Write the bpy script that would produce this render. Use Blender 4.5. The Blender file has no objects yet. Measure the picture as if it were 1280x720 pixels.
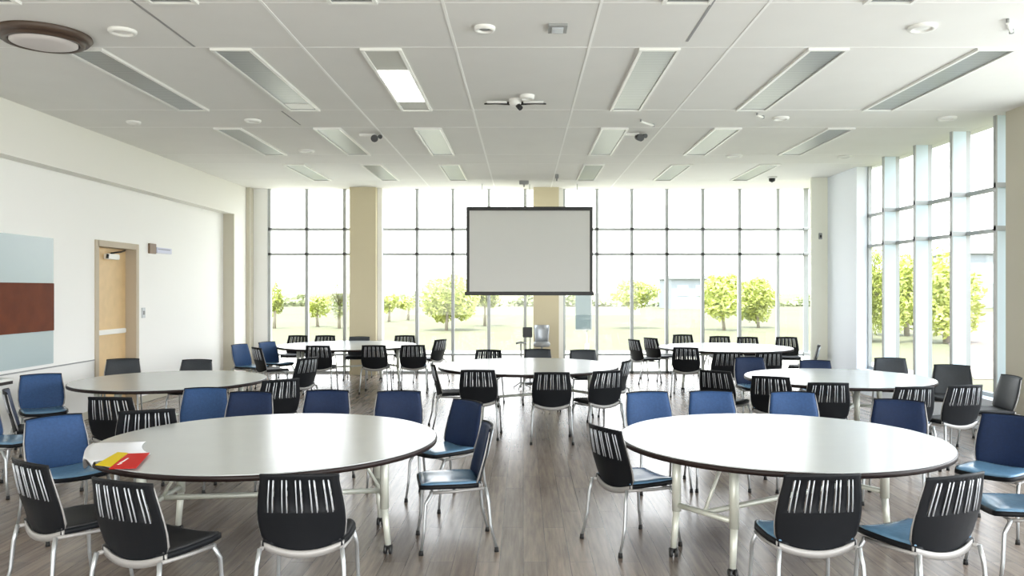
import bpy, bmesh, math, random
from mathutils import Vector, Matrix
random.seed(7)
C = bpy.context.scene.collection
S = bpy.context.scene
PI = math.pi

# ---------------------------------------------------------------- camera, world, light
F = 1020.0           # focal length in pixels of a 1280 wide frame
EYE = 1.75
VX, VY = 654.0, 362.0
cam = bpy.data.cameras.new('camera')
co = bpy.data.objects.new('camera', cam)
C.objects.link(co)
co.location = (0, 0, EYE)
co.rotation_euler = (PI / 2, 0, 0)
cam.sensor_width = 36
cam.lens = 36 * F / 1280
cam.shift_x = -(VX - 640) / 1280
cam.shift_y = (VY - 360) / 1280
cam.clip_end = 600
S.camera = co

W = bpy.data.worlds.new('sky')
S.world = W
W.use_nodes = True
nt = W.node_tree
bg = nt.nodes['Background']
tc = nt.nodes.new('ShaderNodeTexCoord')
sp = nt.nodes.new('ShaderNodeSeparateXYZ')
rp = nt.nodes.new('ShaderNodeValToRGB')
rp.color_ramp.elements[0].position = 0.0
rp.color_ramp.elements[0].color = (1.0, 0.99, 0.97, 1)
rp.color_ramp.elements[1].position = 0.6
rp.color_ramp.elements[1].color = (0.80, 0.89, 1.0, 1)
nt.links.new(tc.outputs['Generated'], sp.inputs[0])
nt.links.new(sp.outputs['Z'], rp.inputs[0])
nt.links.new(rp.outputs[0], bg.inputs[0])
bg.inputs[1].default_value = 5.0


def area(name, loc, rot, sx, sy, radiance, col):
    d = bpy.data.lights.new(name, 'AREA')
    d.shape = 'RECTANGLE'
    d.size, d.size_y = sx, sy
    d.energy = radiance * PI * sx * sy
    d.color = col
    o = bpy.data.objects.new(name, d)
    C.objects.link(o)
    o.location = loc
    o.rotation_euler = rot
    return o


# added fill lamps, out of view, that brighten the dim interior
area('fill_rear', (0, -4.9, 1.5), (math.radians(90 + 38), 0, 0), 11.0, 2.4, 5.5, (1.0, 0.985, 0.96))  # added fill behind the viewer, tilted up towards the ceiling
area('fill_side', (6.4, 1.9, 2.0), (math.radians(90 + 10), 0, math.radians(90)), 13.5, 3.3, 5.0, (0.94, 0.97, 1.0))  # added fill lamp outside the near side windows
area('fill_above_back', (0, 21.5, 8.0), (math.radians(-58), 0, 0), 15.0, 6.0, 5.0, (0.95, 0.98, 1.0))  # added fill above the back glazing, strengthens the sky on the far floor
sun = bpy.data.lights.new('sun', 'SUN')
sun.energy = 8.0
sun.angle = math.radians(2)
sun.color = (1.0, 0.96, 0.86)
so = bpy.data.objects.new('sun', sun)
C.objects.link(so)
so.rotation_euler = (math.radians(22), 0, math.radians(-14))
S.view_settings.view_transform = 'Standard'
S.view_settings.look = 'None'
S.view_settings.gamma = 1
S.view_settings.use_curve_mapping = False
S.view_settings.exposure = 0.08
S.cycles.max_bounces = 9
S.cycles.diffuse_bounces = 6
S.cycles.glossy_bounces = 4
S.cycles.transparent_max_bounces = 12
S.cycles.sample_clamp_indirect = 6
S.cycles.use_denoising = True
S.cycles.caustics_reflective = False
S.cycles.caustics_refractive = False

# ---------------------------------------------------------------- materials
MATS = {}


def mat(name, col, rough=0.5, metal=0.0, spec=0.5, noise=None, bump=None, emit=0.0):
    """noise=(scale, amount): brightness variation of the surface itself; bump=(scale, strength)"""
    if name in MATS:
        return MATS[name]
    m = bpy.data.materials.new(name)
    m.use_nodes = True
    n, l = m.node_tree.nodes, m.node_tree.links
    b = n['Principled BSDF']
    b.inputs['Base Color'].default_value = (*col, 1)
    b.inputs['Roughness'].default_value = rough
    b.inputs['Metallic'].default_value = metal
    b.inputs['Specular IOR Level'].default_value = spec
    if emit:
        b.inputs['Emission Color'].default_value = (*col, 1)
        b.inputs['Emission Strength'].default_value = emit
    t = n.new('ShaderNodeTexCoord')
    if noise:
        x = n.new('ShaderNodeTexNoise')
        x.inputs['Scale'].default_value = noise[0]
        x.inputs['Detail'].default_value = 4
        l.new(t.outputs['Object'], x.inputs['Vector'])
        r = n.new('ShaderNodeValToRGB')
        a = noise[1]
        r.color_ramp.elements[0].position = 0.3
        r.color_ramp.elements[1].position = 0.7
        r.color_ramp.elements[0].color = (*[c * (1 - a) for c in col], 1)
        r.color_ramp.elements[1].color = (*[min(1, c * (1 + a)) for c in col], 1)
        l.new(x.outputs['Fac'], r.inputs[0])
        l.new(r.outputs[0], b.inputs['Base Color'])
    if bump:
        y = n.new('ShaderNodeTexNoise')
        y.inputs['Scale'].default_value = bump[0]
        l.new(t.outputs['Object'], y.inputs['Vector'])
        u = n.new('ShaderNodeBump')
        u.inputs['Strength'].default_value = bump[1]
        u.inputs['Distance'].default_value = 0.002
        l.new(y.outputs['Fac'], u.inputs['Height'])
        l.new(u.outputs[0], b.inputs['Normal'])
    MATS[name] = m
    return m


def floor_mat():
    m = bpy.data.materials.new('wood_plank_floor')
    m.use_nodes = True
    n, l = m.node_tree.nodes, m.node_tree.links
    b = n['Principled BSDF']
    t = n.new('ShaderNodeTexCoord')
    mp = n.new('ShaderNodeMapping')
    mp.inputs['Rotation'].default_value = (0, 0, math.radians(90))
    l.new(t.outputs['Object'], mp.inputs['Vector'])
    br = n.new('ShaderNodeTexBrick')
    br.inputs['Scale'].default_value = 1.0
    br.inputs['Brick Width'].default_value = 1.2
    br.inputs['Row Height'].default_value = 0.15
    br.inputs['Mortar Size'].default_value = 0.0022
    br.inputs['Mortar Smooth'].default_value = 0.3
    br.inputs['Color1'].default_value = (0.29, 0.232, 0.190, 1)
    br.inputs['Color2'].default_value = (0.205, 0.165, 0.136, 1)
    br.inputs['Mortar'].default_value = (0.10, 0.085, 0.075, 1)
    br.offset = 0.37
    l.new(mp.outputs[0], br.inputs['Vector'])
    m2 = n.new('ShaderNodeMapping')
    m2.inputs['Scale'].default_value = (26, 1.6, 1)
    l.new(t.outputs['Object'], m2.inputs['Vector'])
    ns = n.new('ShaderNodeTexNoise')
    ns.inputs['Scale'].default_value = 1.0
    ns.inputs['Detail'].default_value = 6
    ns.inputs['Roughness'].default_value = 0.65
    l.new(m2.outputs[0], ns.inputs['Vector'])
    r = n.new('ShaderNodeValToRGB')
    r.color_ramp.elements[0].position = 0.3
    r.color_ramp.elements[0].color = (0.62, 0.62, 0.62, 1)
    r.color_ramp.elements[1].position = 0.72
    r.color_ramp.elements[1].color = (1.3, 1.3, 1.3, 1)
    l.new(ns.outputs['Fac'], r.inputs[0])
    mx = n.new('ShaderNodeMix')
    mx.data_type = 'RGBA'
    mx.blend_type = 'MULTIPLY'
    mx.inputs['Factor'].default_value = 1
    l.new(br.outputs['Color'], mx.inputs['A'])
    l.new(r.outputs[0], mx.inputs['B'])
    l.new(mx.outputs['Result'], b.inputs['Base Color'])
    b.inputs['Roughness'].default_value = 0.27
    b.inputs['Specular IOR Level'].default_value = 0.7
    bp = n.new('ShaderNodeBump')
    bp.inputs['Strength'].default_value = 0.08
    bp.inputs['Distance'].default_value = 0.002
    l.new(ns.outputs['Fac'], bp.inputs['Height'])
    l.new(bp.outputs[0], b.inputs['Normal'])
    return m


def glass_mat(name, tint, gloss=0.06):
    m = bpy.data.materials.new(name)
    m.use_nodes = True
    n, l = m.node_tree.nodes, m.node_tree.links
    n.remove(n['Principled BSDF'])
    o = n['Material Output']
    tr = n.new('ShaderNodeBsdfTransparent')
    tr.inputs[0].default_value = (*tint, 1)
    gl = n.new('ShaderNodeBsdfGlossy')
    gl.inputs['Roughness'].default_value = 0.02
    fr = n.new('ShaderNodeValue')
    fr.outputs[0].default_value = gloss
    mx = n.new('ShaderNodeMixShader')
    l.new(fr.outputs[0], mx.inputs[0])
    l.new(tr.outputs[0], mx.inputs[1])
    l.new(gl.outputs[0], mx.inputs[2])
    l.new(mx.outputs[0], o.inputs[0])
    return m


def louvre_mat():
    """dark grey egg-crate grille: fine bright blades over dark cells, a fixed pattern"""
    m = bpy.data.materials.new('light_louvre')
    m.use_nodes = True
    n, l = m.node_tree.nodes, m.node_tree.links
    b = n['Principled BSDF']
    t = n.new('ShaderNodeTexCoord')
    w = n.new('ShaderNodeTexWave')
    w.bands_direction = 'Y'
    w.inputs['Scale'].default_value = 6.0
    w.inputs['Distortion'].default_value = 0.0
    l.new(t.outputs['Object'], w.inputs['Vector'])
    r = n.new('ShaderNodeValToRGB')
    r.color_ramp.elements[0].color = (0.20, 0.22, 0.22, 1)
    r.color_ramp.elements[1].color = (0.36, 0.38, 0.38, 1)
    l.new(w.outputs['Fac'], r.inputs[0])
    l.new(r.outputs[0], b.inputs['Base Color'])
    b.inputs['Roughness'].default_value = 0.35
    b.inputs['Metallic'].default_value = 0.3
    return m


M_FLOOR = floor_mat()
M_GLASS = glass_mat('window_glass', (0.98, 0.985, 0.985), 0.02)
M_LOUVRE = louvre_mat()
M_CEIL = mat('ceiling_tile', (0.78, 0.775, 0.75), 0.9, noise=(2.0, 0.015), bump=(160, 0.15))
M_TBAR = mat('ceiling_joint', (0.92, 0.92, 0.90), 0.6)
M_TBARD = mat('ceiling_joint_dark', (0.30, 0.30, 0.30), 0.7)
M_WALL = mat('white_paint', (0.90, 0.90, 0.88), 0.7, bump=(90, 0.08))
M_SOFF = mat('soffit_paint', (0.82, 0.81, 0.76), 0.7, bump=(90, 0.08))
M_TAN = mat('tan_paint', (0.62, 0.55, 0.38), 0.7, bump=(90, 0.08))
M_BEIGE = mat('beige_paint', (0.55, 0.52, 0.43), 0.7, bump=(90, 0.08))
M_CREAM = mat('cream_paint', (0.84, 0.84, 0.74), 0.7, bump=(90, 0.08))
M_ALU = mat('window_aluminium', (0.42, 0.44, 0.44), 0.4, 0.1)
M_FIN = mat('pale_blue_fin', (0.66, 0.78, 0.86), 0.45)
M_SHELL = mat('black_plastic', (0.007, 0.008, 0.010), 0.5, spec=0.18, bump=(300, 0.1))
M_RIB = mat('grey_slot_rib', (0.55, 0.58, 0.62), 0.3, 0.3)
M_BAND = mat('grey_frame', (0.33, 0.32, 0.31), 0.4, 0.2)
M_LEG = mat('silver_leg', (0.45, 0.47, 0.48), 0.32, 0.7)
M_FOOT = mat('rubber_foot', (0.01, 0.01, 0.01), 0.7)
M_BLUE = mat('blue_fabric', (0.026, 0.070, 0.18), 0.6, spec=0.3, noise=(60, 0.12), bump=(400, 0.3))
M_NAVY = mat('navy_fabric', (0.009, 0.022, 0.066), 0.55, spec=0.25, noise=(60, 0.12), bump=(400, 0.3))
M_CHAR = mat('charcoal_fabric', (0.030, 0.036, 0.044), 0.5, noise=(60, 0.1), bump=(400, 0.3))
M_BLKS = mat('black_seat_fabric', (0.010, 0.010, 0.011), 0.6, bump=(400, 0.3))
M_BLUES = mat('blue_seat_vinyl', (0.12, 0.24, 0.37), 0.2, noise=(40, 0.08))
M_TOP = mat('white_laminate', (0.49, 0.515, 0.515), 0.22, spec=0.5, noise=(5, 0.012))
M_EDGE = mat('dark_table_edge', (0.014, 0.007, 0.006), 0.45, spec=0.3)
M_POST = mat('cream_table_leg', (0.68, 0.70, 0.62), 0.35, 0.2)
M_BLACK = mat('black_metal', (0.015, 0.015, 0.015), 0.45)
M_WOOD = mat('maple_door', (0.72, 0.52, 0.28), 0.45, noise=(7, 0.05))
M_JAMB = mat('door_frame_paint', (0.50, 0.43, 0.33), 0.6)
M_BOARD = mat('pale_glass_board', (0.43, 0.52, 0.54), 0.2)
M_REDW = mat('reddish_brown_panel', (0.13, 0.030, 0.010), 0.6, spec=0.2, noise=(4, 0.18))
M_WHITE = mat('white_metal', (0.85, 0.85, 0.82), 0.4)
M_GREY = mat('grey_plastic', (0.30, 0.31, 0.31), 0.5)
M_SCREEN = mat('matte_screen', (0.74, 0.74, 0.72), 0.8)
M_LIT = mat('lit_diffuser', (1.0, 0.99, 0.95), 0.5, emit=5.0)
M_BROWN = mat('brown_ring', (0.075, 0.048, 0.034), 0.45)
M_LAWN = mat('pale_meadow', (0.125, 0.128, 0.068), 0.95, noise=(0.12, 0.12))
M_LEAF = mat('haze_lightened_leaves', (0.52, 0.57, 0.16), 0.7, noise=(1.2, 0.25))  # yellow-green leaves, colour lightened to carry outdoor glare and haze
M_BARK = mat('pale_bark', (0.34, 0.30, 0.24), 0.9)
M_FAR = mat('distant_wall', (0.30, 0.33, 0.35), 0.8)


# ---------------------------------------------------------------- mesh helpers
def new():
    return bmesh.new()


def box(bm, x0, x1, y0, y1, z0, z1, mi=0, bevel=0.0):
    g = bmesh.ops.create_cube(bm, size=1.0)
    for v in g['verts']:
        v.co = Vector(((x0 + x1) / 2 + v.co.x * (x1 - x0), (y0 + y1) / 2 + v.co.y * (y1 - y0), (z0 + z1) / 2 + v.co.z * (z1 - z0)))
    fs = set(f for v in g['verts'] for f in v.link_faces)
    for f in fs:
        f.material_index = mi
    if bevel:
        es = list(set(e for f in fs for e in f.edges))
        bmesh.ops.bevel(bm, geom=es, offset=bevel, segments=2, affect='EDGES')
    return bm


def tube(bm, pts, r, n=8, mi=0, flat=1.0):
    """round bar through the points; flat squeezes it along its second axis"""
    pts = [Vector(p) for p in pts]
    rings = []
    for i, p in enumerate(pts):
        d = (pts[min(i + 1, len(pts) - 1)] - pts[max(i - 1, 0)]).normalized()
        up = Vector((0, 0, 1)) if abs(d.z) < 0.9 else Vector((0, 1, 0))
        a = d.cross(up).normalized()
        b = a.cross(d).normalized()
        rr = r[i] if isinstance(r, (list, tuple)) else r
        rings.append([bm.verts.new(p + a * math.cos(2 * PI * k / n) * rr + b * math.sin(2 * PI * k / n) * rr * flat) for k in range(n)])
    for i in range(len(rings) - 1):
        for k in range(n):
            f = bm.faces.new((rings[i][k], rings[i][(k + 1) % n], rings[i + 1][(k + 1) % n], rings[i + 1][k]))
            f.smooth = True
            f.material_index = mi
    for rg, s in ((rings[0], -1), (rings[-1], 1)):
        f = bm.faces.new(rg if s > 0 else rg[::-1])
        f.material_index = mi
    return bm


def lathe(bm, prof, n=32, cx=0, cy=0, mi=0, smooth=True):
    rings = []
    for r, z in prof:
        if r < 1e-5:
            rings.append([bm.verts.new((cx, cy, z))])
        else:
            rings.append([bm.verts.new((cx + r * math.cos(2 * PI * k / n), cy + r * math.sin(2 * PI * k / n), z)) for k in range(n)])
    for a, b in zip(rings, rings[1:]):
        for k in range(n):
            k2 = (k + 1) % n
            vs = ([a[0]] if len(a) == 1 else [a[k], a[k2]]) + ([b[0]] if len(b) == 1 else [b[k2], b[k]])
            if len(vs) >= 3:
                f = bm.faces.new(vs)
                f.smooth = smooth
                f.material_index = mi
    return bm


def sheet(bm, us, vs, fn, thick, skip=None, smooth=True):
    """surface through fn(u, v) given its own thickness"""
    g = [[bm.verts.new(fn(u, v)) for u in us] for v in vs]
    fs = []
    for j in range(len(vs) - 1):
        for i in range(len(us) - 1):
            if skip and skip((us[i] + us[i + 1]) / 2, (vs[j] + vs[j + 1]) / 2):
                continue
            f = bm.faces.new((g[j][i], g[j][i + 1], g[j + 1][i + 1], g[j + 1][i]))
            f.smooth = smooth
            fs.append(f)
    bmesh.ops.delete(bm, geom=[v for v in bm.verts if not v.link_faces], context='VERTS')
    bmesh.ops.solidify(bm, geom=fs, thickness=thick)
    return bm


def obj(name, bm, mats, parent=None, loc=None):
    bmesh.ops.recalc_face_normals(bm, faces=bm.faces)
    me = bpy.data.meshes.new(name)
    bm.to_mesh(me)
    bm.free()
    for m in (mats if isinstance(mats, (list, tuple)) else [mats]):
        me.materials.append(m)
    o = bpy.data.objects.new(name, me)
    C.objects.link(o)
    if parent:
        o.parent = parent
    if loc:
        o.location = loc
    return o


def tag(o, label, cat, group=None, kind=None):
    o['label'] = label
    o['category'] = cat
    if group:
        o['group'] = group
    if kind:
        o['kind'] = kind
    return o


def thing(name, label, cat, loc=(0, 0, 0), rz=0, group=None):
    o = bpy.data.objects.new(name, None)
    C.objects.link(o)
    o.location = loc
    o.rotation_euler = (0, 0, rz)
    o.empty_display_size = 0.1
    return tag(o, label, cat, group)


KIDS = {}


def dup(root):
    r = root.copy()
    C.objects.link(r)
    for ch in list(root.children):
        c = ch.copy()
        C.objects.link(c)
        c.parent = r
        for g in list(ch.children):
            d = g.copy()
            C.objects.link(d)
            d.parent = c
    return r


def struct(name, bm, m, parent=None):
    o = obj(name, bm, m, parent)
    if not parent:
        o['kind'] = 'structure'
    return o


def spot(px, py, z):
    """place of a thing whose height above the floor is known, measured on the photograph"""
    y = F * (EYE - z) / (py - VY)
    return (px - VX) * y / F, y


# ---------------------------------------------------------------- the room
CEIL = EYE + 2.1
XL, XR = -5.9, 5.7
YB, YN = 17.0, -5.0

bm = new()
box(bm, -6.1, 6.1, YN, YB + 0.2, -0.1, 0)
struct('floor', bm, M_FLOOR)
bm = new()
box(bm, -6.1, 6.1, YN, YB + 0.2, CEIL, CEIL + 0.2)
struct('ceiling', bm, M_CEIL)

# left wall with the door opening
DY0, DY1, DH = 11.30, 12.42, 2.37
bm = new()
box(bm, -6.15, XL, YN, DY0, 0, CEIL)
box(bm, -6.15, XL, DY1, 16.08, 0, CEIL)
box(bm, -6.15, XL, DY0, DY1, DH, CEIL)
struct('wall_left', bm, M_WALL)
bm = new()
box(bm, -6.15, -5.7, YN, 16.08, 3.24, CEIL)
struct('wall_left_soffit', bm, M_SOFF)
bm = new()
box(bm, -6.15, -5.7, 16.08, 16.85, 0, CEIL)
struct('wall_left_pier', bm, [M_SOFF])
bm = new()
box(bm, -5.7, -5.62, 16.78, 17.0, 0, CEIL)
struct('trim_1', bm, M_BEIGE)
bm = new()
box(bm, -5.92, -5.69, 16.05, 16.082, 0, 3.24)
struct('trim_2', bm, M_BEIGE)
bm = new()
box(bm, -5.9, -5.885, YN, DY0 - 0.09, 0, 0.1)
box(bm, -5.9, -5.885, DY1 + 0.09, 16.05, 0, 0.1)
struct('baseboard_left', bm, M_BEIGE)

# door
bm = new()
box(bm, -6.14, -5.88, DY0 - 0.07, DY0 + 0.015, 0, DH + 0.07)
box(bm, -6.14, -5.88, DY1 - 0.015, DY1 + 0.07, 0, DH + 0.07)
box(bm, -6.14, -5.88, DY0, DY1, DH - 0.015, DH + 0.07)
door_frame = struct('door_1', bm, M_JAMB)
bm = new()
box(bm, -6.09, -6.045, DY0 + 0.018, DY1 - 0.018, 0.005, DH - 0.018)
leaf = obj('door_leaf', bm, M_WOOD, door_frame)
bm = new()
box(bm, -6.045, -6.0, DY0 + 0.08, DY1 - 0.08, 1.10, 1.17, bevel=0.008)
box(bm, -6.045, -5.98, DY0 + 0.06, DY0 + 0.14, 1.07, 1.20, bevel=0.008)
obj('push_bar', bm, M_WHITE, leaf)
bm = new()
box(bm, -6.045, -5.98, DY0 + 0.45, DY0 + 0.80, 2.19, 2.27, bevel=0.008)
obj('door_closer', bm, M_WHITE, leaf)
bm = new()
tube(bm, [(-6.01, DY0 + 0.6, 2.28), (-5.99, DY0 + 0.85, 2.31), (-6.03, DY0 + 1.06, 2.34)], 0.012)
tube(bm, [(-5.99, DY0 + 0.45, 2.20), (-5.985, DY0 + 0.46, 2.26)], 0.018)
obj('closer_arm', bm, M_BLACK, leaf)

# rear glazed wall
bm = new()
box(bm, -6.1, 6.1, YB + 0.01, YB + 0.2, -0.12, 0.0)
box(bm, -6.1, -5.33, YB, YB + 0.2, 0.0, CEIL)
struct('wall_back', bm, M_WALL)
bm = new()
box(bm, -5.3, 5.85, YB - 0.08, YB + 0.0, 0.38, 0.42)
struct('trim_3', bm, M_ALU)
for i, (a, b) in enumerate(((-3.56, -3.02), (0.21, 0.73))):
    bm = new()
    box(bm, a, b, 16.72, 17.2, 0, CEIL)
    struct('pillar_%d' % (i + 1), bm, M_TAN)
    bm = new()
    box(bm, b, b + 0.10, 16.9, 17.05, 0.0, CEIL)
    struct('trim_%d' % (i + 4), bm, M_WALL)


def glazing(name, axis, at, posts, ends, heights, z0, z1, depth=0.10, w=0.05):
    """one glazed bay: mullions and rails as one frame with its panes"""
    bm = new()

    def bar(a, b, c, d):
        if axis == 'y':
            box(bm, a, b, at, at + depth, c, d)
        else:
            box(bm, at, at + depth, a, b, c, d)
    for p in posts:
        bar(p - w / 2, p + w / 2, z0, z1)
    for h in heights:
        bar(ends[0], ends[1], h - 0.025, h + 0.025)
    bar(ends[0], ends[1], z0, z0 + 0.05)
    o = struct(name, bm, M_ALU)
    bm = new()
    if axis == 'y':
        box(bm, ends[0], ends[1], at + depth * 0.5, at + depth * 0.5 + 0.012, z0, z1)
    else:
        box(bm, at + depth * 0.5, at + depth * 0.5 + 0.012, ends[0], ends[1], z0, z1)
    obj('pane', bm, M_GLASS, o)
    return o


RAILS = (2.49, 3.01)
glazing('window_1', 'y', YB + 0.02, (-5.30, -4.52, -3.73), (-5.33, -3.56), RAILS, 0.0, CEIL, 0.10, 0.062)
glazing('window_2', 'y', YB + 0.02, (-2.95, -2.22, -1.47, -0.717, 0.04), (-3.0, 0.21), RAILS, 0.0, CEIL, 0.10, 0.062)
glazing('window_3', 'y', YB + 0.02, (0.85, 1.54, 2.27, 3.0, 3.75, 4.52, 5.32), (0.73, 5.85), RAILS, 0.0, CEIL, 0.10, 0.062)
glazing('window_4', 'x', 5.82, (15.75, 16.95), (15.7, 17.0), RAILS, 0.40, CEIL)
# corner column and right wall
bm = new()
box(bm, 5.40, 5.95, 15.28, 15.36, 0, CEIL)
box(bm, 5.72, 5.95, 15.36, 15.72, 0, CEIL)
struct('pillar_3', bm, M_CREAM)
bm = new()
box(bm, 5.70, 5.95, 13.95, 15.28, 0, CEIL)
box(bm, 5.70, 5.95, 9.64, 13.95, 0, 0.40)
box(bm, 5.82, 5.95, 15.72, 17.0, 0, 0.40)
box(bm, 5.70, 5.95, YN, 8.9, 0, 0.40)
struct('wall_right', bm, mat('white_paint_light_tint', (0.86, 0.91, 0.98), 0.7, bump=(90, 0.08)))  # white wall, its colour tinted blue in place of window light
bm = new()
box(bm, 5.70, 5.95, 8.9, 9.64, 0, CEIL)
struct('pillar_4', bm, M_BEIGE)
posts = (9.85, 10.86, 11.88, 12.91, 13.93)
glazing('window_5', 'x', 5.885, posts, (9.64, 13.95), RAILS, 0.40, CEIL, 0.06, 0.04)
posts2 = tuple(8.75 - 1.05 * k for k in range(13))
glazing('window_6', 'x', 5.885, posts2, (YN, 8.9), RAILS, 0.40, CEIL, 0.06, 0.04)
k = 6
for p in posts[:4] + posts2[1:]:
    bm = new()
    box(bm, 5.705, 5.885, p - 0.02, p + 0.02, 0.40, CEIL)
    for h in RAILS:
        box(bm, 5.69, 5.885, p - 0.028, p + 0.028, h - 0.03, h + 0.03, 1)
    box(bm, 5.69, 5.706, p - 0.03, p + 0.03, 0.40, CEIL, 1)
    struct('trim_%d' % k, bm, [M_FIN, M_ALU])
    k += 1

# ceiling joints
for x, m in ((-1.91, M_TBAR), (-0.588, M_TBAR), (0.572, M_TBAR), (1.80, M_TBAR)):
    bm = new()
    box(bm, x - 0.011, x + 0.011, 3.0, YB, CEIL - 0.004, CEIL + 0.001)
    struct('trim_%d' % k, bm, m)
    k += 1
for x, a, b in ((-2.84, 5.2, 7.05), (1.385, 5.0, 6.9), (-2.84, 9.6, 10.4)):
    bm = new()
    box(bm, x - 0.010, x + 0.010, a, b, CEIL - 0.003, CEIL + 0.001)
    struct('trim_%d' % k, bm, M_TBARD)
    k += 1
for y in (5.97, 7.07, 9.53, 10.55, 12.68, 13.62, 15.62):
    bm = new()
    box(bm, -5.7, 5.7, y - 0.006, y + 0.006, CEIL - 0.002, CEIL + 0.001)
    struct('trim_%d' % k, bm, M_TBAR)
    k += 1

# ---------------------------------------------------------------- outdoors
bm = new()
g = bmesh.ops.create_grid(bm, x_segments=40, y_segments=40, size=260)
for v in bm.verts:
    v.co.z = -0.35 + (0.9 if v.co.length > 120 else 0)
gr = struct('ground', bm, M_LAWN)
bm = new()
lo = [bm.verts.new((x, y, -0.349)) for x, y in ((10.5, 19), (32, 19), (80, 75), (37, 75))]
hi = [bm.verts.new((v.co.x, v.co.y, -0.33)) for v in lo]
bm.faces.new(hi)
for i in range(4):
    bm.faces.new((lo[i], lo[(i + 1) % 4], hi[(i + 1) % 4], hi[i]))
struct('ground_sandy_strip', bm, mat('pinkish_soil', (0.175, 0.145, 0.125), 0.95, noise=(0.5, 0.08)))
bm = new()
rnd = random.Random(5)
for _ in range(9000):
    x = rnd.uniform(-45, 75)
    h = 0.9 + 0.5 * math.sin(x * 0.35) + 0.35 * math.sin(x * 0.9 + 1)
    p = Vector((x, 103 + rnd.uniform(-1.2, 1.2), -0.3 + rnd.uniform(0, 1) * max(0.3, h)))
    q = Matrix.Rotation(rnd.uniform(0, PI), 3, 'X') @ Matrix.Rotation(rnd.uniform(0, PI), 3, 'Z')
    bm.faces.new([bm.verts.new(p + q @ Vector(k)) for k in ((-.35, 0, 0), (0, -.2, 0.01), (.35, 0, 0), (0, .2, 0.01))])
tag(obj('hedgerow', bm, mat('far_hedge_leaves', (0.40, 0.44, 0.26), 0.8)), 'low pale hedgerow along the far edge of the meadow', 'hedge', None, 'stuff')

M_BOUNCE = mat('pale_bounce_slab', (0.70, 0.68, 0.58), 0.9, noise=(1.5, 0.05))  # for a slab added outside to bounce light up to the ceiling
bm = new()
box(bm, -9.0, 9.0, 17.2, 25.0, -0.35, -0.12)
struct('ground_bounce_slab', bm, M_BOUNCE)


def crown_bm(seed, rx, rz, zc, n=2600, leaf=0.13):
    rnd = random.Random(seed)
    bm = new()
    blobs = []
    for _ in range(16):
        a = rnd.uniform(0, 2 * PI)
        d = rnd.uniform(0.1, 0.62)
        blobs.append((Vector((math.cos(a) * rx * d, math.sin(a) * rx * d, zc + rnd.uniform(-0.55, 0.6) * rz)), rnd.uniform(0.34, 0.5) * rx))
    for _ in range(n):
        c, r = rnd.choice(blobs)
        v = Vector((rnd.gauss(0, 1), rnd.gauss(0, 1), rnd.gauss(0, 1))).normalized() * r * rnd.uniform(0.55, 1.05)
        p = c + Vector((v.x, v.y, v.z * rz / rx))
        q = Matrix.Rotation(rnd.uniform(0, PI), 3, 'X') @ Matrix.Rotation(rnd.uniform(0, PI), 3, 'Z')
        s = leaf * rnd.uniform(0.6, 1.3)
        bm.faces.new([bm.verts.new(p + q @ Vector(k)) for k in ((-s, 0, 0), (0, -s * 0.5, 0.01), (s, 0, 0), (0, s * 0.5, 0.01))])
    return bm


def tree(name, label, px, Y, rx, rz, zc, seed, trunk=0.07, n=2600, leaf=0.13, X=None, group='young trees outside the windows'):
    X = (px - VX) * Y / F if X is None else X
    t = thing(name, label, 'tree', (X, Y, -0.35), seed * 0.7, group)
    zc = zc + 0.4
    obj('crown', crown_bm(seed, rx, rz, zc, n, leaf), M_LEAF, t)
    bm = new()
    tube(bm, [(0, 0, 0), (0.05, 0, zc * 0.5), (0, 0.04, zc)], [trunk * 1.3, trunk, trunk * 0.6])
    for q in range(5):
        a = q * 1.3 + seed
        tube(bm, [(0, 0, zc * 0.75), (math.cos(a) * rx * 0.5, math.sin(a) * rx * 0.5, zc + rz * 0.3)], [trunk * 0.5, trunk * 0.2], 5)
    obj('trunk', bm, M_BARK, t)
    return t


tree('leafy_tree', 'round bright green tree seen through the window just beside the hanging screen', 558, 42, 1.75, 1.35, 1.2, 1, n=5200)
tree('leafy_tree', 'half-hidden green tree whose crown peeks out next to the screen edge', 606, 47, 1.0, 0.9, 1.3, 2)
tree('leafy_tree', 'small umbrella-shaped green tree alone outside the window beyond the screen', 789, 44, 1.5, 0.8, 1.45, 3, 0.05)
tree('leafy_tree', 'broad yellow-green tree crossed by a mullion, left of the pair behind far table', 905, 42, 1.35, 1.35, 1.2, 4, n=4600)
tree('leafy_tree', 'paler yellow-green tree touching the broad one, nearest the cream corner column', 948, 45, 1.3, 1.25, 1.15, 5, n=4200)
tree('leafy_tree', 'small sparse green shrub-like tree in middle of far left window', 397, 46, 0.8, 0.7, 0.7, 6, n=900)
tree('leafy_tree', 'taller pale green tree directly beside the tan pillar in far left window', 424, 44, 0.85, 1.3, 1.2, 7, n=1500)
tree('leafy_tree', 'thin green tree at outer edge of far left window', 343, 44, 0.5, 1.0, 1.2, 8, n=700)
tree('leafy_tree', 'low faint shrub outside between tan pillar and round green tree', 486, 53, 0.9, 0.7, 0.8, 9, n=800)
tree('leafy_tree', 'low faint bush touching left side of the round green tree', 510, 56, 0.8, 0.5, 0.7, 10, n=600)
tree('leafy_tree', 'large green tree seen through first narrow pane of the side windows', 0, 33, 1.75, 2.0, 1.6, 11, 0.1, 4800, X=14.0, group='trees outside the side windows')
tree('leafy_tree', 'large green tree seen through second narrow pane of the side windows', 0, 37, 1.8, 2.1, 1.6, 12, 0.1, 4800, X=17.4, group='trees outside the side windows')
tree('leafy_tree', 'green tree seen through third pane of side windows, lower crown', 0, 32, 1.5, 1.8, 1.5, 13, 0.1, 3800, X=16.6, group='trees outside the side windows')
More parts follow.
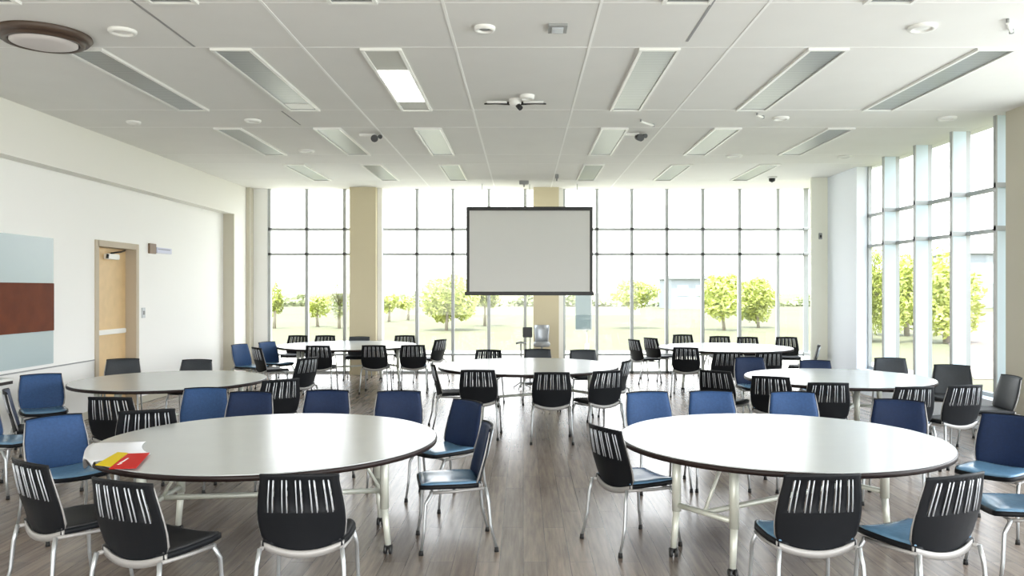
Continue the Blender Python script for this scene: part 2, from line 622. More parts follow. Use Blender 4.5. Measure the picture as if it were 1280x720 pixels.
for (x0, x1, y, h, lab) in ((16, 20, 88, 3.3, 'low grey building far outside behind the broad green tree'), (50, 78, 92, 6.2, 'long pale grey building far outside the side windows')):
    t = thing('distant_building', lab, 'building', ((x0 + x1) / 2, y, -0.4))
    hw = (x1 - x0) / 2
    bm = new()
    box(bm, -hw, hw, 0, 8, 0, h)
    obj('wall', bm, M_FAR, t)
    bm = new()
    box(bm, -hw - 0.3, hw + 0.3, -0.4, 8.4, h, h + 0.35)
    obj('roof', bm, M_GREY, t)
    for q in range(int(hw)):
        bm = new()
        box(bm, -hw + 0.6 + q * 2, -hw + 1.8 + q * 2, -0.05, 0.05, h * 0.45, h * 0.8)
        obj('window', bm, M_BOARD, t)
# panel on a post outside
t = thing('outdoor_sign', 'pale blue-grey panel on thin post outside below the hanging screen', 'sign', (1.42, 19.2, -0.3))
bm = new()
box(bm, -0.19, 0.17, -0.02, 0.02, 1.12, 2.1)
obj('panel', bm, mat('outdoor_panel', (0.10, 0.135, 0.145), 0.4), t)
bm = new()
box(bm, 0.17, 0.20, -0.03, 0.03, 1.10, 2.1)
box(bm, -0.19, 0.17, -0.03, 0.03, 1.09, 1.12)
obj('panel_edge', bm, M_GREY, t)
bm = new()
tube(bm, [(0.08, 0, 0), (0.08, 0, 1.1)], 0.012)
tube(bm, [(0.08, 0, 0.5), (0.08, 0, 0.78)], 0.05)
obj('post', bm, M_GREY, t)

# ---------------------------------------------------------------- ceiling fittings
COLX = (-3.84, -2.545, -1.24, 1.19, 2.66, 4.13)
ROWS = ((3.55, 5.96), (7.09, 9.52), (10.58, 12.68), (13.64, 15.62))
CN = ('outermost column by the left wall', 'second column from the left wall', 'column left of centre',
      'column right of centre', 'second column from the side windows', 'column nearest the side windows')
RN = ('row cut by picture top', 'second row', 'third row', 'row by back windows')


def light_fixture(x, ya, yb, lit, label, end=False):
    yc, h, w = (ya + yb) / 2, (yb - ya) / 2, 0.165
    t = thing('ceiling_light', label, 'ceiling light', (x, yc, CEIL), 0, 'long recessed ceiling lights')
    bm = new()
    for s in (-1, 1):
        box(bm, s * w - 0.014, s * w + 0.014, -h, h, -0.022, 0.0)
        box(bm, -w + 0.014, w - 0.014, s * (h - 0.014) - 0.014, s * (h - 0.014) + 0.014, -0.022, 0.0)
    obj('frame', bm, M_WHITE, t)
    bm = new()
    box(bm, -w + 0.012, w - 0.012, -h + 0.03, h - 0.03, -0.008, 0.0)
    obj('louvre', bm, M_GREYP if lit else M_LOUVRE, t)
    if lit:
        bm = new()
        box(bm, -w + 0.016, w - 0.016, -0.42 * h, 0.62 * h, -0.016, -0.008)
        obj('lit_panel', bm, M_LIT, t)
    if end:
        bm = new()
        box(bm, -w + 0.03, w - 0.03, h - 0.34, h - 0.10, -0.016, -0.008)
        obj('end_panel', bm, M_WHITE, t)
    return t


M_GREYP = mat('pale_diffuser', (0.50, 0.50, 0.46), 0.5)
for j, (ya, yb) in enumerate(ROWS):
    for i, x in enumerate(COLX):
        lit = (i, j) == (2, 1)
        lab = ('lit recessed ceiling light with glowing white centre panel, ' + RN[j]) if lit else 'unlit ceiling light, %s, %s' % (RN[j], CN[i])
        light_fixture(x, ya, yb, lit, lab, (i, j) == (1, 1))


def disc(name, label, cat, px, py, r, mats, drop=0.025, ring=True, group=None):
    x, y = spot(px, py, CEIL)
    t = thing(name, label, cat, (x, y, CEIL), 0, group)
    bm = new()
    lathe(bm, [(r, 0.0), (r, -drop * 0.4), (r * 0.88, -drop), (r * 0.66, -drop * 0.8), (r * 0.66, 0.0)], 28)
    obj('ring', bm, mats[0], t)
    bm = new()
    lathe(bm, [(r * 0.66, -drop * 0.3), (r * 0.4, -drop * 0.6), (0, -drop * 0.7)], 28)
    obj('centre', bm, mats[1], t)
    return t


G1 = 'round white ceiling fittings'
for px, py, r, lab in ((153, 38, 0.11, 'round white ceiling downlight beside the large brown ring diffuser'),
                       (167, 152, 0.085, 'small round white ceiling fitting near left wall, below the long light'),
                       (316, 150, 0.10, 'round white ceiling fitting between first and second light columns'),
                       (383, 188, 0.12, 'round white ceiling fitting in front of far row, left half'),
                       (1153, 33, 0.11, 'bright round white ceiling downlight near upper picture corner, right half'),
                       (976, 147, 0.10, 'round white ceiling fitting between third row lights, right half'),
                       (1184, 147, 0.11, 'round white ceiling fitting close to the side windows'),
                       (918, 194, 0.13, 'round white ceiling fitting in front of far row, right half'),
                       (1056, 195, 0.11, 'small round ceiling fitting nearest the tall side windows corner')):
    disc('ceiling_downlight', lab, 'downlight', px, py, r, (M_WHITE, M_WHITE), 0.03, group=G1)
disc('ceiling_sensor', 'white ring sensor with grey centre on ceiling near the top middle', 'sensor', 606, 34, 0.085, (M_WHITE, M_GREY), 0.035)
x, y = spot(697, 34, CEIL)
t = thing('ceiling_sensor', 'small square grey sensor on ceiling near the top middle', 'sensor', (x, y, CEIL))
bm = new()
box(bm, -0.075, 0.075, -0.10, 0.10, -0.02, 0)
obj('housing', bm, M_GREY, t)
bm = new()
box(bm, -0.045, 0.045, -0.06, 0.06, -0.03, -0.02)
obj('lens', bm, M_RIB, t)

# large ring diffuser
x, y = spot(55, 43, CEIL)
t = thing('ceiling_diffuser', 'large round brown ring air diffuser with pale centre on ceiling', 'diffuser', (x, y, CEIL))
bm = new()
lathe(bm, [(0.355, 0.0), (0.36, -0.02), (0.33, -0.055), (0.30, -0.045), (0.30, -0.075), (0.265, -0.075), (0.26, 0.0)], 48)
obj('ring', bm, M_BROWN, t)
bm = new()
lathe(bm, [(0.25, -0.01), (0.25, -0.075), (0.18, -0.095), (0.0, -0.105)], 48)
obj('centre_cone', bm, mat('pinkish_white', (0.62, 0.58, 0.57), 0.5), t)

# bracket with two arms above the middle of the room
x, y = spot(644, 131, CEIL - 0.06)
t = thing('ceiling_bracket', 'wide ceiling bracket with two dark arms and pale vanes above room centre', 'bracket', (x, y, CEIL))
bm = new()
lathe(bm, [(0.07, 0), (0.07, -0.05), (0.045, -0.075), (0, -0.08)], 20)
obj('hub', bm, M_WHITE, t)
for s in (-1, 1):
    bm = new()
    tube(bm, [(s * 0.06, 0, -0.045), (s * 0.22, 0, -0.04), (s * 0.34, -0.02, -0.055)], [0.02, 0.016, 0.008])
    obj('arm', bm, M_BLACK, t)
    bm = new()
    box(bm, min(s * 0.09, s * 0.31), max(s * 0.09, s * 0.31), -0.09, -0.03, -0.05, -0.04)
    obj('vane', bm, M_WHITE, t)
bm = new()
tube(bm, [(0.03, -0.02, -0.07), (0.06, -0.05, -0.11)], 0.03)
obj('lamp_head', bm, M_BLACK, t)
disc('smoke_detector', 'round white smoke detector just behind the two-armed ceiling bracket', 'smoke detector', 659, 119, 0.08, (M_WHITE, M_WHITE), 0.05)

for px, py, lab, sgn in ((467, 172, 'small dark ceiling spotlight on white mount, left of centre', -1), (797, 171, 'small black ceiling spotlight beside third row light, right of centre', 1)):
    x, y = spot(px, py, CEIL - 0.05)
    t = thing('ceiling_spotlight', lab, 'spotlight', (x, y, CEIL))
    bm = new()
    box(bm, -0.19, 0.02, -0.03, 0.03, -0.03, 0)
    obj('mount', bm, M_WHITE, t)
    bm = new()
    tube(bm, [(0.0, 0.02, -0.05), (0.03, -0.10, -0.08)], [0.04, 0.05], 12)
    tube(bm, [(0.07, 0.02, -0.03), (0.10, -0.06, -0.05)], [0.02, 0.03], 10)
    box(bm, 0.0, 0.02, 0, 0.02, -0.06, 0)
    obj('head', bm, M_BLACK, t)
for px, py, lab, s in ((809, 155, 'thin white rod fitting on ceiling above the black spotlight', 0.10), (950, 146, 'short white rod fitting on ceiling beside a round fitting', 0.06), (1262, 35, 'white ceiling sprinkler near the upper corner', 0.09)):
    x, y = spot(px, py, CEIL - 0.03)
    t = thing('ceiling_fitting', lab, 'ceiling fitting', (x, y, CEIL))
    bm = new()
    tube(bm, [(-s, -s * 1.4, -0.03), (s, s * 1.4, -0.02)], 0.014)
    obj('rod', bm, M_WHITE, t)
    bm = new()
    tube(bm, [(s, s * 1.4, 0), (s, s * 1.4, -0.035)], 0.018)
    tube(bm, [(-s, -s * 1.4, 0), (-s, -s * 1.4, -0.03)], 0.012)
    obj('stem', bm, M_GREY, t)
x, y = spot(965, 225, CEIL - 0.06)
t = thing('security_camera', 'small dark camera under the ceiling near the cream corner column', 'camera', (x, y, CEIL))
bm = new()
lathe(bm, [(0.09, 0), (0.09, -0.03), (0, -0.035)], 16)
obj('base', bm, M_WHITE, t)
bm = new()
lathe(bm, [(0.06, -0.03), (0.055, -0.08), (0, -0.11)], 16)
obj('dome', bm, M_BLACK, t)
for px, lab in ((655, 'small grey box fitting on ceiling above the hanging screen'), (696, 'thin dark fitting on ceiling above the screen, the right one')):
    x, y = spot(px, 218 if px == 696 else 226, CEIL)
    t = thing('ceiling_box', lab, 'ceiling fitting', (x, y, CEIL))
    w = 0.03 if px == 696 else 0.09
    bm = new()
    box(bm, -w, w, -0.05, 0.05, -0.07, 0, bevel=0.006)
    obj('body', bm, M_GREY, t)
    bm = new()
    tube(bm, [(0, 0, -0.07), (0, 0, -0.12)], 0.012)
    obj('stem', bm, M_GREY, t)

# ---------------------------------------------------------------- the hanging screen
YS = 16.2
sc = F / YS
sx0, sx1 = (583 - VX) / sc, (741 - VX) / sc
sz1, sz0 = EYE + (VY - 258.5) / sc, EYE + (VY - 368) / sc
xm = (sx0 + sx1) / 2
t = thing('projection_screen', 'large pale projection screen in black frame hanging before the back windows', 'projection screen', (xm, YS, sz0))
hw, hh = (sx1 - sx0) / 2, sz1 - sz0
bm = new()
box(bm, -hw + 0.04, hw - 0.04, -0.004, 0.004, 0.05, hh - 0.05)
obj('screen_surface', bm, M_SCREEN, t)
bm = new()
box(bm, -hw, hw, -0.04, 0.04, hh - 0.075, hh, bevel=0.008)
obj('top_casing', bm, M_BLACK, t)
bm = new()
box(bm, -hw, -hw + 0.06, -0.012, 0.012, 0.0, hh - 0.07)
box(bm, hw - 0.06, hw, -0.012, 0.012, 0.0, hh - 0.07)
obj('side_border', bm, M_BLACK, t)
bm = new()
box(bm, -hw - 0.03, hw + 0.02, -0.02, 0.02, -0.02, 0.055, bevel=0.006)
obj('bottom_bar', bm, M_BLACK, t)
for q in (-0.75 * hw, 0.0, 0.75 * hw):
    bm = new()
    tube(bm, [(q, 0, hh), (q, 0, CEIL - sz0)], 0.006, 6)
    obj('hanging_cable', bm, M_GREY, t)

# ---------------------------------------------------------------- things on the walls
t = thing('wall_board', 'pale glass wall board with wide reddish-brown band on white wall', 'wall board', (XL, 9.0, 0))
bm = new()
box(bm, 0.0, 0.03, -1.4, 1.2, 1.83, 2.39, bevel=0.004)
box(bm, 0.0, 0.03, -1.4, 1.2, 0.83, 1.24, bevel=0.004)
obj('glass_panel', bm, M_BOARD, t)
bm = new()
box(bm, 0.0, 0.045, -1.4, 1.19, 1.24, 1.83, bevel=0.004)
obj('wood_band', bm, M_REDW, t)
t = thing('wall_counter', 'narrow white-topped wall counter with dark edge under the wall board', 'counter', (XL, 8.1, 0))
bm = new()
box(bm, 0.0, 0.32, -1.6, 0.85, 0.755, 0.785)
obj('top', bm, M_WHITE, t)
bm = new()
box(bm, 0.28, 0.315, -1.58, 0.83, 0.72, 0.755)
obj('edge_strip', bm, M_EDGE, t)
bm = new()
box(bm, 0.0, 0.28, -1.55, 0.80, 0.0, 0.755)
obj('body', bm, M_WALL, t)
bm = new()
box(bm, XL, XL + 0.012, 8.96, DY0 - 0.08, 0.775, 0.79)
struct('trim_60', bm, M_GREY)
t = thing('room_sign', 'small brown and lavender room sign on white wall beside the door', 'sign', (XL, 12.83, 2.32))
bm = new()
box(bm, 0, 0.03, 0, 0.23, 0, 0.16, bevel=0.003)
obj('brown_plate', bm, mat('sign_brown', (0.20, 0.13, 0.08), 0.5), t)
bm = new()
box(bm, 0, 0.02, 0.28, 0.82, 0.02, 0.11, bevel=0.003)
box(bm, 0.02, 0.022, 0.31, 0.76, 0.075, 0.092, 1)
obj('name_plate', bm, [mat('sign_lavender', (0.55, 0.57, 0.72), 0.4), mat('sign_grey', (0.25, 0.26, 0.33), 0.5)], t)
t = thing('light_switch', 'grey light switch plate on white wall next to the door frame', 'light switch', (XL, 12.66, 1.33))
bm = new()
box(bm, 0, 0.012, -0.05, 0.06, -0.02, 0.14, bevel=0.003)
obj('plate', bm, M_RIB, t)
bm = new()
box(bm, 0.012, 0.024, -0.01, 0.02, 0.03, 0.09)
obj('rocker', bm, M_GREY, t)
x, y = 5.40, 15.28
t = thing('wall_sensor', 'tiny grey sensor high on the cream corner column', 'sensor', (5.56, 15.28, 2.75))
bm = new()
box(bm, -0.03, 0.03, -0.03, 0, -0.06, 0.06, bevel=0.006)
obj('housing', bm, M_GREY, t)
bm = new()
box(bm, -0.015, 0.015, -0.036, -0.03, -0.03, 0.02)
obj('lens', bm, M_BLACK, t)


# ---------------------------------------------------------------- tables
TABLES = []


def table(x, y, r, legs, label):
    TABLES.append((x, y, r))
    t = thing('round_table', label, 'table', (x, y, 0), 0, 'large round white-topped tables')
    bm = new()
    lathe(bm, [(0, 0.7405), (r - 0.006, 0.7405), (r - 0.004, 0.738)], 96, smooth=False)
    lathe(bm, [(r - 0.004, 0.738), (r - 0.004, 0.735), (0, 0.735)], 96, smooth=False)
    obj('tabletop', bm, M_TOP, t)
    bm = new()
    lathe(bm, [(0, 0.735), (r, 0.735), (r + 0.004, 0.722), (r + 0.001, 0.704), (r - 0.04, 0.701), (0, 0.701)], 96)
    obj('edge_band', bm, M_EDGE, t)
    R = 0.72 * r
    pts = [(R * math.cos(math.radians(a)), R * math.sin(math.radians(a))) for a in legs]
    for (a, b) in pts:
        bm = new()
        tube(bm, [(a, b, 0.70), (a, b, 0.30)], 0.030, 14)
        tube(bm, [(a, b, 0.30), (a * 1.03, b * 1.03, 0.06)], [0.024, 0.020], 12)
        lg = obj('leg', bm, M_POST, t)
        bm = new()
        for s in (-1, 1):
            tube(bm, [(a * 1.03 + s * 0.008, b * 1.03 - 0.0, 0.03), (a * 1.03 + s * 0.026, b * 1.03, 0.03)], 0.030, 14)
        tube(bm, [(a * 1.03, b * 1.03, 0.03), (a * 1.03, b * 1.03, 0.075)], 0.014, 8)
        obj('caster', bm, M_BLACK, lg)
    for i in (0, 2):
        a, b = pts[i], pts[i + 1]
        bm = new()
        tube(bm, [(*a, 0.34), (*b, 0.34)], 0.018, 10)
        obj('crossbar', bm, M_POST, t)
    bm = new()
    m1 = ((pts[0][0] + pts[1][0]) / 2, (pts[0][1] + pts[1][1]) / 2, 0.34)
    m2 = ((pts[2][0] + pts[3][0]) / 2, (pts[2][1] + pts[3][1]) / 2, 0.34)
    tube(bm, [m1, m2], 0.018, 10)
    tube(bm, [(m1[0], m1[1], 0.66), (m2[0], m2[1], 0.66)], 0.02, 8)
    tube(bm, [m1, (m1[0] * 0.75, m1[1] * 0.75, 0.66)], 0.012, 8)
    tube(bm, [m2, (m2[0] * 0.75, m2[1] * 0.75, 0.66)], 0.012, 8)
    obj('stretcher', bm, M_POST, t)
    return t


table(1.75, 5.58, 1.08, (197, 233, 8, 53), 'large round white table nearest the camera on the window side')
table(-1.71, 5.55, 1.115, (-10, 38, 158, 205), 'large round white table holding the red and yellow leaflets')
table(3.63, 9.43, 1.04, (228, 264, 30, 75), 'round white table standing closest to the tall side windows')
table(-3.96, 9.17, 1.03, (200, 250, 20, 70), 'round pale table standing between the wooden door and leaflet table')
table(0.07, 10.90, 1.20, (186, 228, 14, 60), 'round white table in mid-room directly under the hanging screen')
table(-3.20, 14.9, 1.25, (182, 222, 10, 60), 'far round white table in front of the window by tan pillar')
table(3.55, 14.35, 1.15, (200, 250, 20, 70), 'far round white table near the cream corner column')

# leaflets on the near table
t = thing('paper_sheet', 'white paper sheet hanging over the edge of the leaflet table', 'paper', (0, 0, 0))
bm = new()


def drape(u, v):
    # u along the edge, v from the table middle outwards and over the rim
    cx, cy = -1.71, 5.55
    a = math.radians(191 + 34 * u)
    rr = 0.80 + 0.346 * min(v, 0.93)
    z = 0.745 + 0.004 * abs(math.sin(u * 9)) * v
    if v > 0.93:
        z -= (v - 0.93) * (1.0 + 0.9 * math.sin(u * 5 + 0.6))
        rr += 0.008
    return Vector((cx + rr * math.cos(a), cy + rr * math.sin(a), z))


sheet(bm, [i / 16 for i in range(17)], [0, 0.3, 0.6, 0.85, 0.93, 0.97, 1.0], drape, 0.0015)
o = obj('sheet', bm, mat('white_paper', (0.82, 0.83, 0.86), 0.6), t)


def flyer(name, label, cat, pts, m, mark=None, z=0.748):
    t = thing(name, label, cat, (0, 0, 0))
    bm = new()
    lo = [bm.verts.new((x, y, z)) for x, y in pts]
    hi = [bm.verts.new((x, y, z + 0.003)) for x, y in pts]
    n = len(pts)
    bm.faces.new(lo[::-1])
    bm.faces.new(hi)
    for i in range(n):
        bm.faces.new((lo[i], lo[(i + 1) % n], hi[(i + 1) % n], hi[i]))
    obj('cover', bm, m, t)
    if mark:
        bm = new()
        for (a, b) in mark:
            tube(bm, [(*a, z + 0.0036), (*b, z + 0.0036)], 0.006, 6, flat=0.15)
        obj('printed_mark', bm, M_WHITE, t)
    return t


def P(px, py):
    return spot(px, py, 0.75)


flyer('yellow_leaflet', 'bright yellow leaflet lying on the white paper sheet', 'leaflet',
      [P(119, 582), P(147, 566), P(160, 567), P(139, 584)], mat('yellow_print', (0.80, 0.60, 0.004), 0.6, spec=0.2), None, 0.752)
flyer('red_leaflet', 'glossy red leaflet with small white mark beside the yellow one', 'leaflet',
      [P(136, 587), P(160, 568), P(187, 567), P(170, 586)], mat('red_print', (0.60, 0.010, 0.006), 0.6, spec=0.2),
      [(P(150, 580), P(154, 578)), (P(154, 578), P(160, 574)), (P(147, 582), P(152, 580.5))], 0.7525)

# ---------------------------------------------------------------- chairs
HT = 0.82


def shell_pt(u, v, off=0.0):
    """rear shell of the backrest: u across, v up"""
    w = 0.205 + 0.022 * math.sin(PI * min(1, v * 1.1)) - 0.004 * v
    if v < 0.12:
        w -= 0.02 * (1 - v / 0.12) ** 2
    z = 0.395 + v * (HT - 0.395) + (0.045 * u * u) * max(0, 1 - v * 2.2) - 0.006 * u * u * v
    y = -0.205 - 0.065 * v ** 1.15 + 0.038 * u * u + 0.012 * math.cos(v * PI) + off
    return Vector((u * w, y, z))


SL = []
for c in (-0.68, -0.34, 0.0, 0.34, 0.68):
    for d in (-0.062, 0.062):
        SL.append(c + d)


def make_chair(pad, seatm, ribs=True):
    t = thing('chair', '', 'chair')
    # backrest
    us = [-1, -0.93, -0.85]
    for s in SL:
        us += [s - 0.022, s + 0.022]
    us += [0.85, 0.93, 1]
    vs = [0, 0.05, 0.12, 0.2, 0.3, 0.4, 0.5, 0.53, 0.7, 0.85, 0.92, 0.97, 1.0]
    bm = new()
    sheet(bm, us, vs, lambda u, v: shell_pt(u, v), 0.010,
          lambda u, v: 0.53 < v < 0.92 and any(abs(u - s) < 0.02 for s in SL))
    back = obj('backrest', bm, M_SHELL, t)
    bm = new()
    for s in SL:
        d = 0.010 if s in SL[::2] else -0.004
        pts = [shell_pt(s + d, v, -0.004) for v in (0.52, 0.65, 0.8, 0.93)]
        tube(bm, pts, 0.0034, 6)
    obj('slot_ribs', bm, M_RIB, back)
    if pad:
        bm = new()
        us2 = [-0.955 + 1.91 * i / 14 for i in range(15)]
        vs2 = [0.07, 0.1, 0.2, 0.35, 0.5, 0.65, 0.8, 0.93, 0.975]

        def pf(u, v):
            e = max(abs(u) / 0.955, abs((v - 0.52) / 0.455))
            return shell_pt(u, v, 0.011 + 0.018 * (1 - e ** 6))
        sheet(bm, us2, vs2, pf, 0.006)
        obj('back_pad', bm, pad, t)
    # seat
    bm = new()

    def seatf(u, v, z=0.0):
        w = 0.198 + 0.024 * min(1, v * 3) - 0.010 * v - (0.03 * max(0, v - 0.8) / 0.2 if v > 0.8 else 0)
        y = -0.175 + v * 0.405
        zz = 0.448 + 0.012 * u * u - 0.02 * max(0, v - 0.75) ** 1.2 * 4 * 0.4 + z
        return Vector((u * w, y, zz))
    g = [i / 5 - 1 for i in range(11)]
    h = [0, 0.1, 0.25, 0.5, 0.75, 0.9, 1]
    sheet(bm, g, h, lambda u, v: seatf(u * 1.03, v * 1.015, -0.005), 0.028)
    obj('seat', bm, M_SHELL, t)
    bm = new()

    def cf(u, v):
        e = max(abs(u), abs(2 * v - 1))
        return seatf(u * 0.975, 0.02 + v * 0.965, 0.003 + 0.012 * (1 - e ** 5))
    sheet(bm, [i / 8 - 1 for i in range(17)], [i / 12 for i in range(13)], cf, 0.016)
    obj('seat_cushion', bm, seatm, t)
    # frame: curved rear band, side uprights, side rails
    bm = new()
    pts = []
    us3 = [i / 8 - 1 for i in range(17)]

    def bandf(u, v):
        p = shell_pt(u, 0.02)
        return Vector((u * 0.214, p.y - 0.014, p.z - 0.030 + v * 0.038))
    sheet(bm, us3, [0, 0.5, 1], bandf, 0.012)
    for s in (-1, 1):
        tube(bm, [shell_pt(s, v) + Vector((s * -0.002, 0.008, 0)) for v in (0, 0.15, 0.35, 0.6, 0.8, 0.95)], [0.008, 0.007, 0.006, 0.005, 0.004, 0.003], 8)
        tube(bm, [(s * 0.205, -0.200, 0.420), (s * 0.212, 0.0, 0.408), (s * 0.205, 0.17, 0.402)], 0.011, 8)
    tube(bm, [(-0.205, 0.15, 0.402), (0.205, 0.15, 0.402)], 0.009, 8)
    obj('frame', bm, M_BAND, t)
    for s in (-1, 1):
        for q, pts in (('r', [(s * 0.209, -0.205, 0.425), (s * 0.220, -0.222, 0.34), (s * 0.228, -0.235, 0.18), (s * 0.236, -0.275, 0.022)]),
                       ('f', [(s * 0.205, 0.15, 0.41), (s * 0.216, 0.195, 0.33), (s * 0.222, 0.205, 0.16), (s * 0.228, 0.225, 0.022)])):
            bm = new()
            tube(bm, pts, [0.012, 0.012, 0.0105, 0.0095], 10)
            lg = obj('leg', bm, M_LEG, t)
            bm = new()
            e = pts[-1]
            tube(bm, [(e[0], e[1], 0.0), (e[0], e[1], 0.032)], [0.016, 0.013], 10)
            obj('foot', bm, M_FOOT, lg)
    return t


PROTO = {}
KIND = {'blue': (M_BLUE, M_BLUES), 'navy': (M_NAVY, M_BLUES), 'char': (M_CHAR, M_BLKS), 'open': (None, M_BLKS), 'openblue': (None, M_BLUES), 'padblack': (M_NAVY, M_BLKS)}


def chair(kind, where, head, label, group):
    """where = (px, py) of the middle of the back's top edge, or (x, y) metres of the seat when head is given with 'at'"""
    if kind not in PROTO:
        c = PROTO[kind] = make_chair(*KIND[kind])
    else:
        c = dup(PROTO[kind])
    a = math.radians(head)
    if len(where) == 3:
        ox, oy = where[0], where[1]
    else:
        bx, by = spot(where[0], where[1], HT)
        ox, oy = bx - 0.26 * math.sin(a), by + 0.26 * math.cos(a)
    for tx, ty, tr in TABLES:            # the back stands clear of any table rim
        for _ in range(4):
            for q in (-0.22, -0.11, 0, 0.11, 0.22):
                x = ox + q * math.cos(a) + 0.235 * math.sin(a)
                y = oy + q * math.sin(a) - 0.235 * math.cos(a)
                d = math.hypot(x - tx, y - ty)
                if d < tr + 0.03:
                    ox += (x - tx) / d * (tr + 0.03 - d)
                    oy += (y - ty) / d * (tr + 0.03 - d)
    c.location = (ox, oy, 0)
    c.rotation_euler = (0, 0, a)
    c['label'] = label
    c['group'] = group
    return c


gA = 'chairs around the leaflet table'
chair('open', (373, 592), 2, 'black slotted-back chair seen square from behind, at leaflet table front', gA)
chair('open', (148, 600), -22, 'black slotted-back chair with black seat, turned, below the leaflets', gA)
chair('open', (32, 576), -34, 'black chair seen from behind at the lower picture corner beside bright blue one', gA)
chair('blue', (66, 519), -128, 'chair with large bright blue back facing the leaflet table', gA)
chair('navy', (410, 487), 178, 'blue-backed chair behind leaflet table, the left of the evenly spaced pair', gA)
chair('navy', (499, 488), 183, 'blue-backed chair behind leaflet table, the right of the evenly spaced pair', gA)
chair('blue', (258, 484), 184, 'blue-backed chair with black rim behind leaflet table, partly covered by its neighbour', gA)
chair('navy', (315, 489), 176, 'blue-backed chair behind leaflet table, overlapping the black-rimmed one', gA)
chair('navy', (587, 500), 132, 'dark navy chair turned to leaflet table, tall back beside the aisle', gA)
chair('navy', (612, 529), 100, 'blue chair seen from its side at the aisle end of leaflet table', gA)
gB = 'chairs around the window-side near table'
chair('openblue', (758, 533), -62, 'black-backed chair with pale blue seat at aisle side of near window-side table', gB)
chair('blue', (808, 489), 192, 'blue-backed chair behind near window-side table, first from the aisle', gB)
chair('blue', (888, 488), 180, 'blue-backed chair behind near window-side table, second from the aisle', gB)
chair('blue', (990, 489), 174, 'blue-backed chair behind near window-side table, in front of slotted backs', gB)
chair('navy', (1124, 499), 150, 'dark blue chair behind near window-side table, furthest from the aisle', gB)
chair('navy', (1264, 518), 128, 'large navy-backed chair cut by picture edge at near window-side table', gB)
chair('openblue', (1030, 592), 3, 'black slotted-back chair seen square from behind at near window-side table', gB)
chair('openblue', (1199, 593), 22, 'turned black slotted-back chair with light blue seat, lower corner', gB)
chair('blue', (3.02, 4.95, 0), 84, 'blue seat of a chair cut off by the picture edge, lower corner', gB)
gC = 'chairs around the table by the door'
chair('char', (154, 448), 200, 'charcoal-backed chair directly in front of the wooden door', gC)
chair('char', (247, 449), 180, 'charcoal-backed chair against the white wall right of the door', gC)
chair('blue', (51, 467), -144, 'chair with blue back and pale rim beside the wall board', gC)
chair('open', (136, 496), -4, 'black slotted chair tucked under near edge of table by the door', gC)
chair('open', (184, 512), 24, 'tilted black slotted-back chair between door-side table and leaflet table', gC)
chair('padblack', (6, 487), -60, 'black chair cut by the picture edge beneath the wall counter', gC)
chair('blue', (-4.50, 7.05, 0), -95, 'blue-seated chair mostly cut by picture edge behind the bright blue back', gC)
chair('open', (352, 474), 38, 'black chair with low back, right of the door-side table', gC)
chair('char', (386, 447), 62, 'tall black chair back standing between door-side table and far table', gC)
gD = 'chairs around the table under the screen'
chair('open', (690, 465), 0, 'black slotted chair seen square from behind under the hanging screen', gD)
chair('open', (597, 462), -4, 'black slotted chair beside the square-on one, nearer the leaflet table', gD)
chair('open', (540, 454), -78, 'black chair seen from its side at left end of table under screen', gD)
chair('open', (761, 463), 26, 'turned black slotted chair with seat toward table under screen', gD)
chair('char', (785, 450), 66, 'black chair facing left at right end of table under screen', gD)
chair('char', (672, 436), 180, 'charcoal chair beyond table under screen, in front of tan pillar', gD)
chair('char', (728, 437), 186, 'charcoal chair beyond table under screen, right of the tan pillar', gD)
chair('open', (611, 437), 172, 'small slotted chair beyond table under screen, left of the tan pillar', gD)
gE = 'chairs around the table nearest the side windows'
chair('open', (1036, 478), -6, 'black slotted chair at near edge of side-window table, left one', gE)
chair('openblue', (1145, 483), 6, 'black slotted chair at near edge of side-window table, right one', gE)
chair('openblue', (964, 470), -28, 'black slotted chair turned, at left end of side-window table', gE)
chair('padblack', (893, 463), -42, 'dark chair turned away between near blue backs and middle tables', gE)
chair('open', (1209, 481), 14, 'black slotted chair with clear gap beside it near the beige pillar', gE)
chair('char', (5.20, 9.90, 0), 152, 'grey-backed chair rising behind the slotted one by side windows', gE)
chair('char', (5.05, 8.85, 0), 88, 'dark chair seen from the side against the beige pillar', gE)
chair('char', (1112, 447), 168, 'charcoal-backed chair standing against the side windows behind the table', gE)
chair('navy', (1018, 450), 176, 'low blue chair back beyond side-window table, near corner column', gE)
chair('navy', (936, 446), 182, 'grey-blue chair back beyond side-window table, left of the dark ones', gE)
gF = 'chairs around the far table by the tan pillar'
chair('open', (403, 431), 0, 'small black slotted chair before far left table, partly behind tall black back', gF)
chair('open', (466, 431), 0, 'small black slotted chair square before far left table, middle one', gF)
chair('openblue', (516, 431), 4, 'small black slotted chair with blue seat before far left table, aisle side', gF)
chair('open', (552, 424), 62, 'dark leaning chair back at aisle end of far left table', gF)
chair('open', (373, 419), 176, 'grey chair back beyond far left table, first from the corner', gF)
chair('open', (407, 419), 180, 'grey slotted chair back beyond far left table, second from the corner', gF)
chair('char', (447, 421), 182, 'dark chair back standing in front of first tan pillar', gF)
chair('open', (506, 419), 188, 'small slotted chair back beyond far left table, right of tan pillar', gF)
chair('blue', (298, 430), -112, 'blue-faced chair back against the pier at the end of left wall', gF)
chair('open', (319, 434), -50, 'black chair beside the blue-faced one, near end of left wall', gF)
chair('blue', (336, 427), -118, 'blue-grey chair at left end of the far left table', gF)
gG = 'chairs around the far table by the corner column'
chair('open', (791, 424), -66, 'leaning dark slotted chair back, the left of two before window', gG)
chair('open', (812, 422), -58, 'leaning dark slotted chair back, the right of two before window', gG)
chair('open', (857, 434), -16, 'black slotted chair before far right table, aisle side', gG)
chair('char', (909, 440), 4, 'black chair tucked at near edge of far right table', gG)
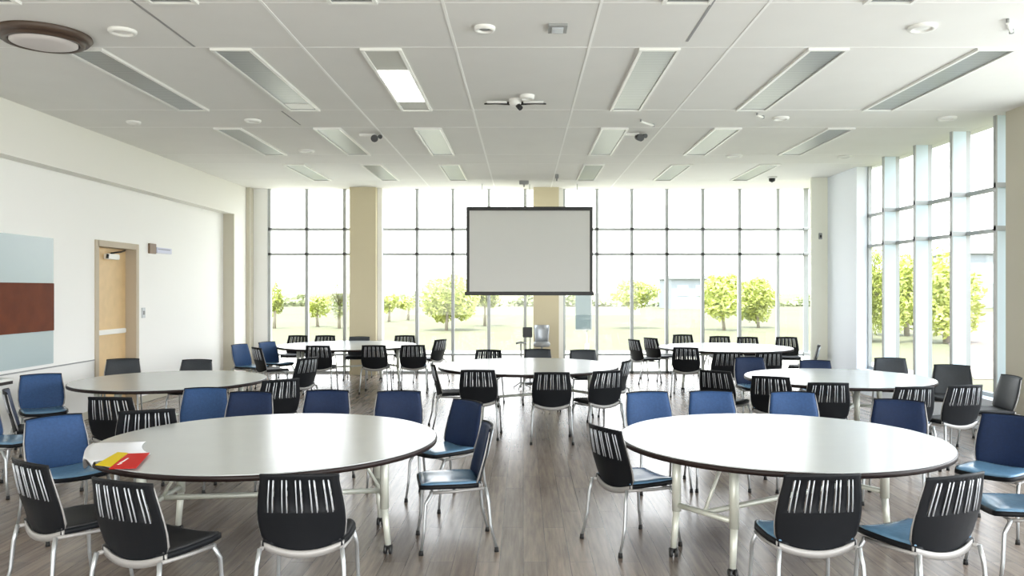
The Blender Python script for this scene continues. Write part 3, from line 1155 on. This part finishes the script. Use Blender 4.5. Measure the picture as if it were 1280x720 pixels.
chair('char', (962, 440), 6, 'black rounded chair back right of a grey-blue one, far right table', gG)
chair('open', (853, 418), 180, 'grey chair back beyond far right table, first from the aisle', gG)
chair('open', (899, 420), 178, 'grey chair back beyond far right table, below the broad tree', gG)
chair('open', (934, 421), 176, 'grey chair back beyond far right table, third from the aisle', gG)
chair('open', (983, 421), 170, 'slotted chair back beyond far right table, nearest the corner glass', gG)
chair('open', (1024, 431), 70, 'dark slotted chair standing in front of the cream corner column', gG)

# ---------------------------------------------------------------- small things near the middle pillar
t = thing('display_stand', 'small dark display on a thin stand before the middle tan pillar', 'display', (0.09, 15.2, 0))
bm = new()
box(bm, -0.10, 0.08, -0.02, 0.02, 0.86, 1.05, bevel=0.006)
obj('display', bm, M_BLACK, t)
bm = new()
tube(bm, [(0.04, 0, 0.02), (0.04, 0, 0.88)], 0.012)
obj('pole', bm, M_GREY, t)
bm = new()
lathe(bm, [(0, 0.0), (0.16, 0.0), (0.16, 0.02), (0, 0.03)], 20, 0.04, 0)
obj('base', bm, M_BLACK, t)
t = thing('tub_chair', 'pale grey rounded chair before the middle tan pillar', 'chair', (0.36, 15.9, 0), PI)
bm = new()
sheet(bm, [i / 6 - 1 for i in range(13)], [0, 0.3, 0.7, 1.0], lambda u, v: Vector((math.sin(u * 1.2) * (0.14 + 0.03 * v), -0.17 + 0.12 * u * u - 0.04 * v, 0.72 + 0.33 * v)), 0.02)
obj('backrest', bm, M_RIB, t)
bm = new()
lathe(bm, [(0, 0.64), (0.15, 0.64), (0.17, 0.68), (0.15, 0.73), (0, 0.73)], 20)
obj('seat', bm, M_GREY, t)
bm = new()
tube(bm, [(0, 0, 0.03), (0, 0, 0.65)], 0.02)
lathe(bm, [(0, 0.0), (0.2, 0.0), (0.2, 0.015), (0, 0.04)], 20)
obj('pedestal', bm, M_LEG, t)
t = thing('microphone_stand', 'thin grey stand with short crossbar left of the small dark display', 'stand', (-0.04, 14.4, 0))
bm = new()
tube(bm, [(0, 0, 0.02), (0, 0, 0.80)], 0.014)
obj('pole', bm, M_GREY, t)
bm = new()
tube(bm, [(-0.09, 0, 0.80), (0, 0, 0.82), (0.10, 0, 0.80)], 0.018)
obj('crossbar', bm, M_GREY, t)
bm = new()
for a in (0.3, 2.4, 4.5):
    tube(bm, [(0, 0, 0.12), (0.18 * math.cos(a), 0.18 * math.sin(a), 0.01)], 0.01)
obj('tripod_base', bm, M_GREY, t)
